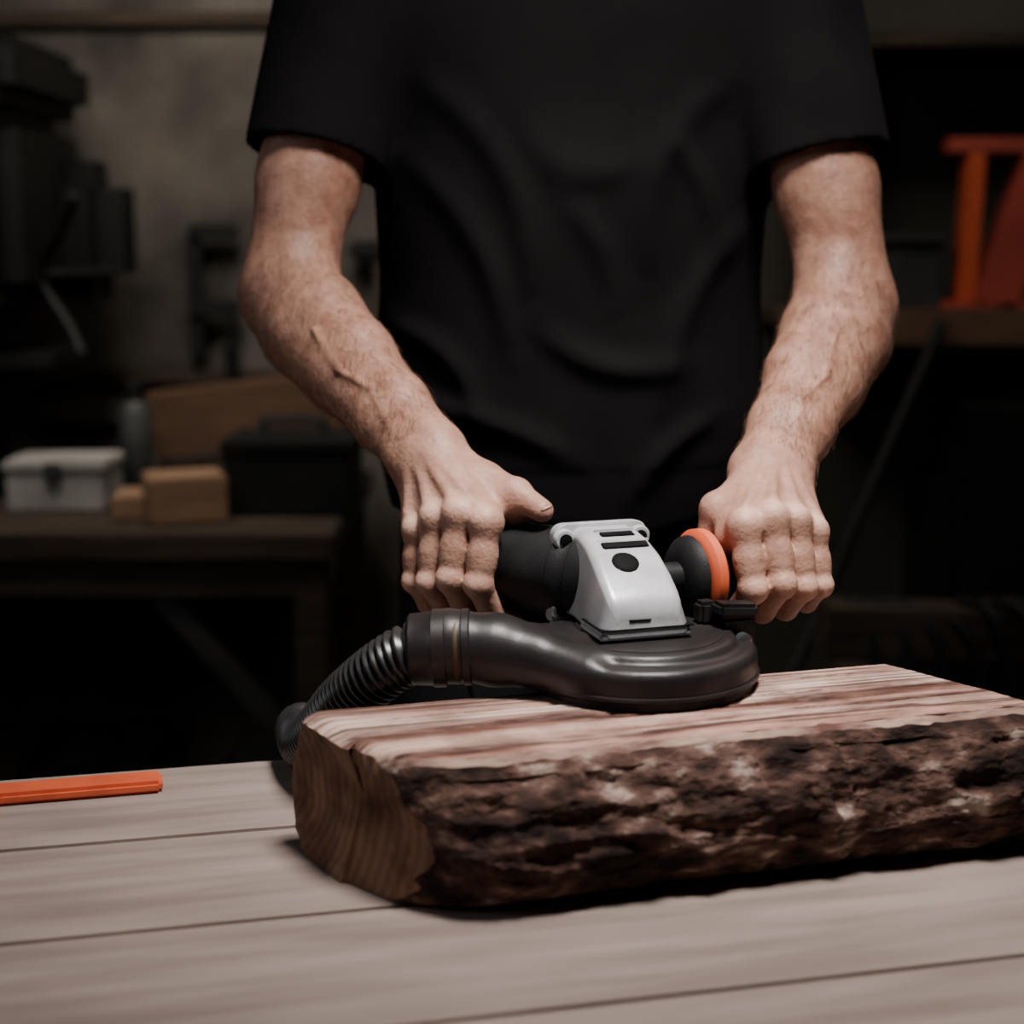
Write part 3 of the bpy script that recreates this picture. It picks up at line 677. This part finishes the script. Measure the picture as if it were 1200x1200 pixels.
# ------------------------------------------------------------------ background right
ws=empty('wall_shelf')
box('board',(1.15,3.07,1.035),(1.3,.34,.03),M['dwood'],ws); box('lip',(1.15,2.90,1.02),(1.3,.02,.07),M['bwood'],ws)
box('upper_board',(1.15,3.10,1.55),(1.3,.28,.03),M['dwood'],ws)
for i,x in enumerate((.62,1.2,1.7)): box(f'upright_{i}',(x,3.15,1.30),(.03,.16,.52),M['dwood'],ws)
for i,x in enumerate((.62,1.2,1.7)): box(f'bracket_{i}',(x,3.15,.95),(.03,.18,.14),M['dwood'],ws)
rc=empty('clamp_rack')
box('frame_left',(.862,2.95,1.20),(.036,.05,.30),M['org'],rc,(0,.02,0)); box('frame_right',(.955,2.95,1.20),(.085,.06,.30),M['red'],rc,(0,.30,0)); box('frame_top',(.93,2.95,1.355),(.24,.05,.03),M['red'],rc); box('frame_foot',(.91,2.95,1.059),(.20,.06,.018),M['red'],rc)
pc=empty('paint_can')
for i,(x,h) in enumerate(((1.09,.14),(1.25,.11))):
    lathe(f'can_{i}',(x,2.99,1.05),(0,0,1),[(0,.058),(.004,.06),(h,.06),(h+.003,.062),(h+.008,.062),(h+.009,.05)],M['white'],pc,32)
gl=empty('storage_bin')
box('bin',(.74,3.03,1.12),(.14,.2,.14),M['gmetal'],gl); box('bin_lip',(.74,2.93,1.185),(.15,.02,.02),M['gmetal'],gl)
box('wall_panel_board',(.95,3.235,1.25),(2.1,.02,2.4),M['wallr'],bev=.003)
lp=empty('leaning_pole')
sweep('shaft',[(.29,2.45,.012),(.46,2.60,.35),(.63,2.745,.69),(.80,2.875,1.03)],.012,M['bmetal'],lp,12); lathe('ferrule',(.283,2.445,.001),(.17,.15,.34),[(0,.010),(.004,.016),(.05,.016),(.052,.012)],M['gmetal'],lp,16)
cb=empty('metal_locker')
box('carcass',(.93,3.0,.36),(.20,.38,.72),M['bmetal'],cb); box('door',(.93,2.80,.36),(.19,.02,.68),M['bmetal'],cb); box('knob',(.99,2.785,.42),(.02,.02,.05),M['gmetal'],cb); box('top_box',(.915,2.97,.80),(.12,.3,.16),M['bmetal'],cb)
b3=empty('sawhorse')
box('beam',(.95,2.35,.57),(.95,.09,.08),M['dwood'],b3,(0,.05,.1))
for i,(x,sy) in enumerate(((.58,-1),(.58,1),(1.32,-1),(1.32,1))): box(f'leg_{i}',(x,2.35+sy*.13,.275),(.06,.04,.58),M['dwood'],b3,(-sy*.33,0,0))
box('cross_1',(.58,2.35,.25),(.03,.26,.06),M['dwood'],b3); box('cross_2',(1.32,2.35,.25),(.03,.26,.06),M['dwood'],b3)
for i in range(4):
    o_=.05*i
    sweep(f'hung_cord_{i}',[(.52+o_*.4,2.32,.635),(.55+o_,2.27,.58),(.56+o_*1.2,2.25,.35),(.68+o_,2.24,.12+.04*i),(.78+o_*.7,2.25,.35),(.74+o_,2.27,.60),(.70+o_*.7,2.34,.63)],.009,M['rub'],b3,8)
tr=empty('timber_stack')
for i in range(4): box(f'plank_{i}',(1.15+.03*(i%3),2.62+.02*(i%2),.0155+.031*i),(1.1,.14,.03),M['dwood'] if i%2 else M['bwood'],tr,(0,0,.02*(i%3-1)))
tl=empty('offcut_pile')
for i in range(7):
    box(f'offcut_{i}',(-.75+.12*i+.03*(i%2)-.45,2.72+.05*(i%3),.2135),(.10,.30,.04),M['dwood'] if i%3 else M['gmetal'],tl,(0,0,.1*(i%3-1)))
# ------------------------------------------------------------------ lights
def area(name,loc,tgt,size,e,col=(1,1,1),sy=None,spread=None):
    l=bpy.data.lights.new(name,'AREA'); l.energy=e; l.size=size; l.color=col
    if sy: l.shape='RECTANGLE'; l.size_y=sy
    if spread: l.spread=math.radians(spread)
    o=bpy.data.objects.new(name,l); COL.objects.link(o); o.location=loc
    o.rotation_euler=(Vector(tgt)-Vector(loc)).to_track_quat('-Z','Y').to_euler(); return o
area('hanging_work_light',(.20,.92,2.05),(.10,1.24,.92),.30,5.9,(1,.94,.90),spread=72)
area('side_fill_light',(-1.5,.7,1.7),(-.05,1.3,1.0),.8,3.0,(.92,.96,1))  # added soft fill from the left, the wall has no window
area('back_shop_light',(-.45,2.35,2.3),(-.45,3.2,1.05),.4,5.2,(1,.92,.82),spread=110)  # unseen fill added to lift the back wall on the left
area('back_fill_light_b',(1.0,2.2,2.5),(.95,3.0,.9),.5,6.5,(1,.92,.82))  # unseen fill added for the right background, no fixture
area('back_fill_light_c',(-.9,1.9,2.4),(-.7,2.7,.7),.4,2.4,(1,.93,.85),spread=90)  # extra unseen fill added over the table at the back left
w=bpy.data.worlds.new('w'); S.world=w; w.use_nodes=True; w.node_tree.nodes['Background'].inputs[0].default_value=(.5,.5,.55,1); w.node_tree.nodes['Background'].inputs[1].default_value=.05
cam=bpy.data.cameras.new('camera'); co=bpy.data.objects.new('camera',cam); COL.objects.link(co)
co.location=(0,0,1.18); co.rotation_euler=(math.radians(80),0,0); cam.lens=54; cam.sensor_width=36; cam.clip_start=.05
cam.dof.use_dof=True; cam.dof.focus_distance=1.19; cam.dof.aperture_fstop=3.2
S.camera=co
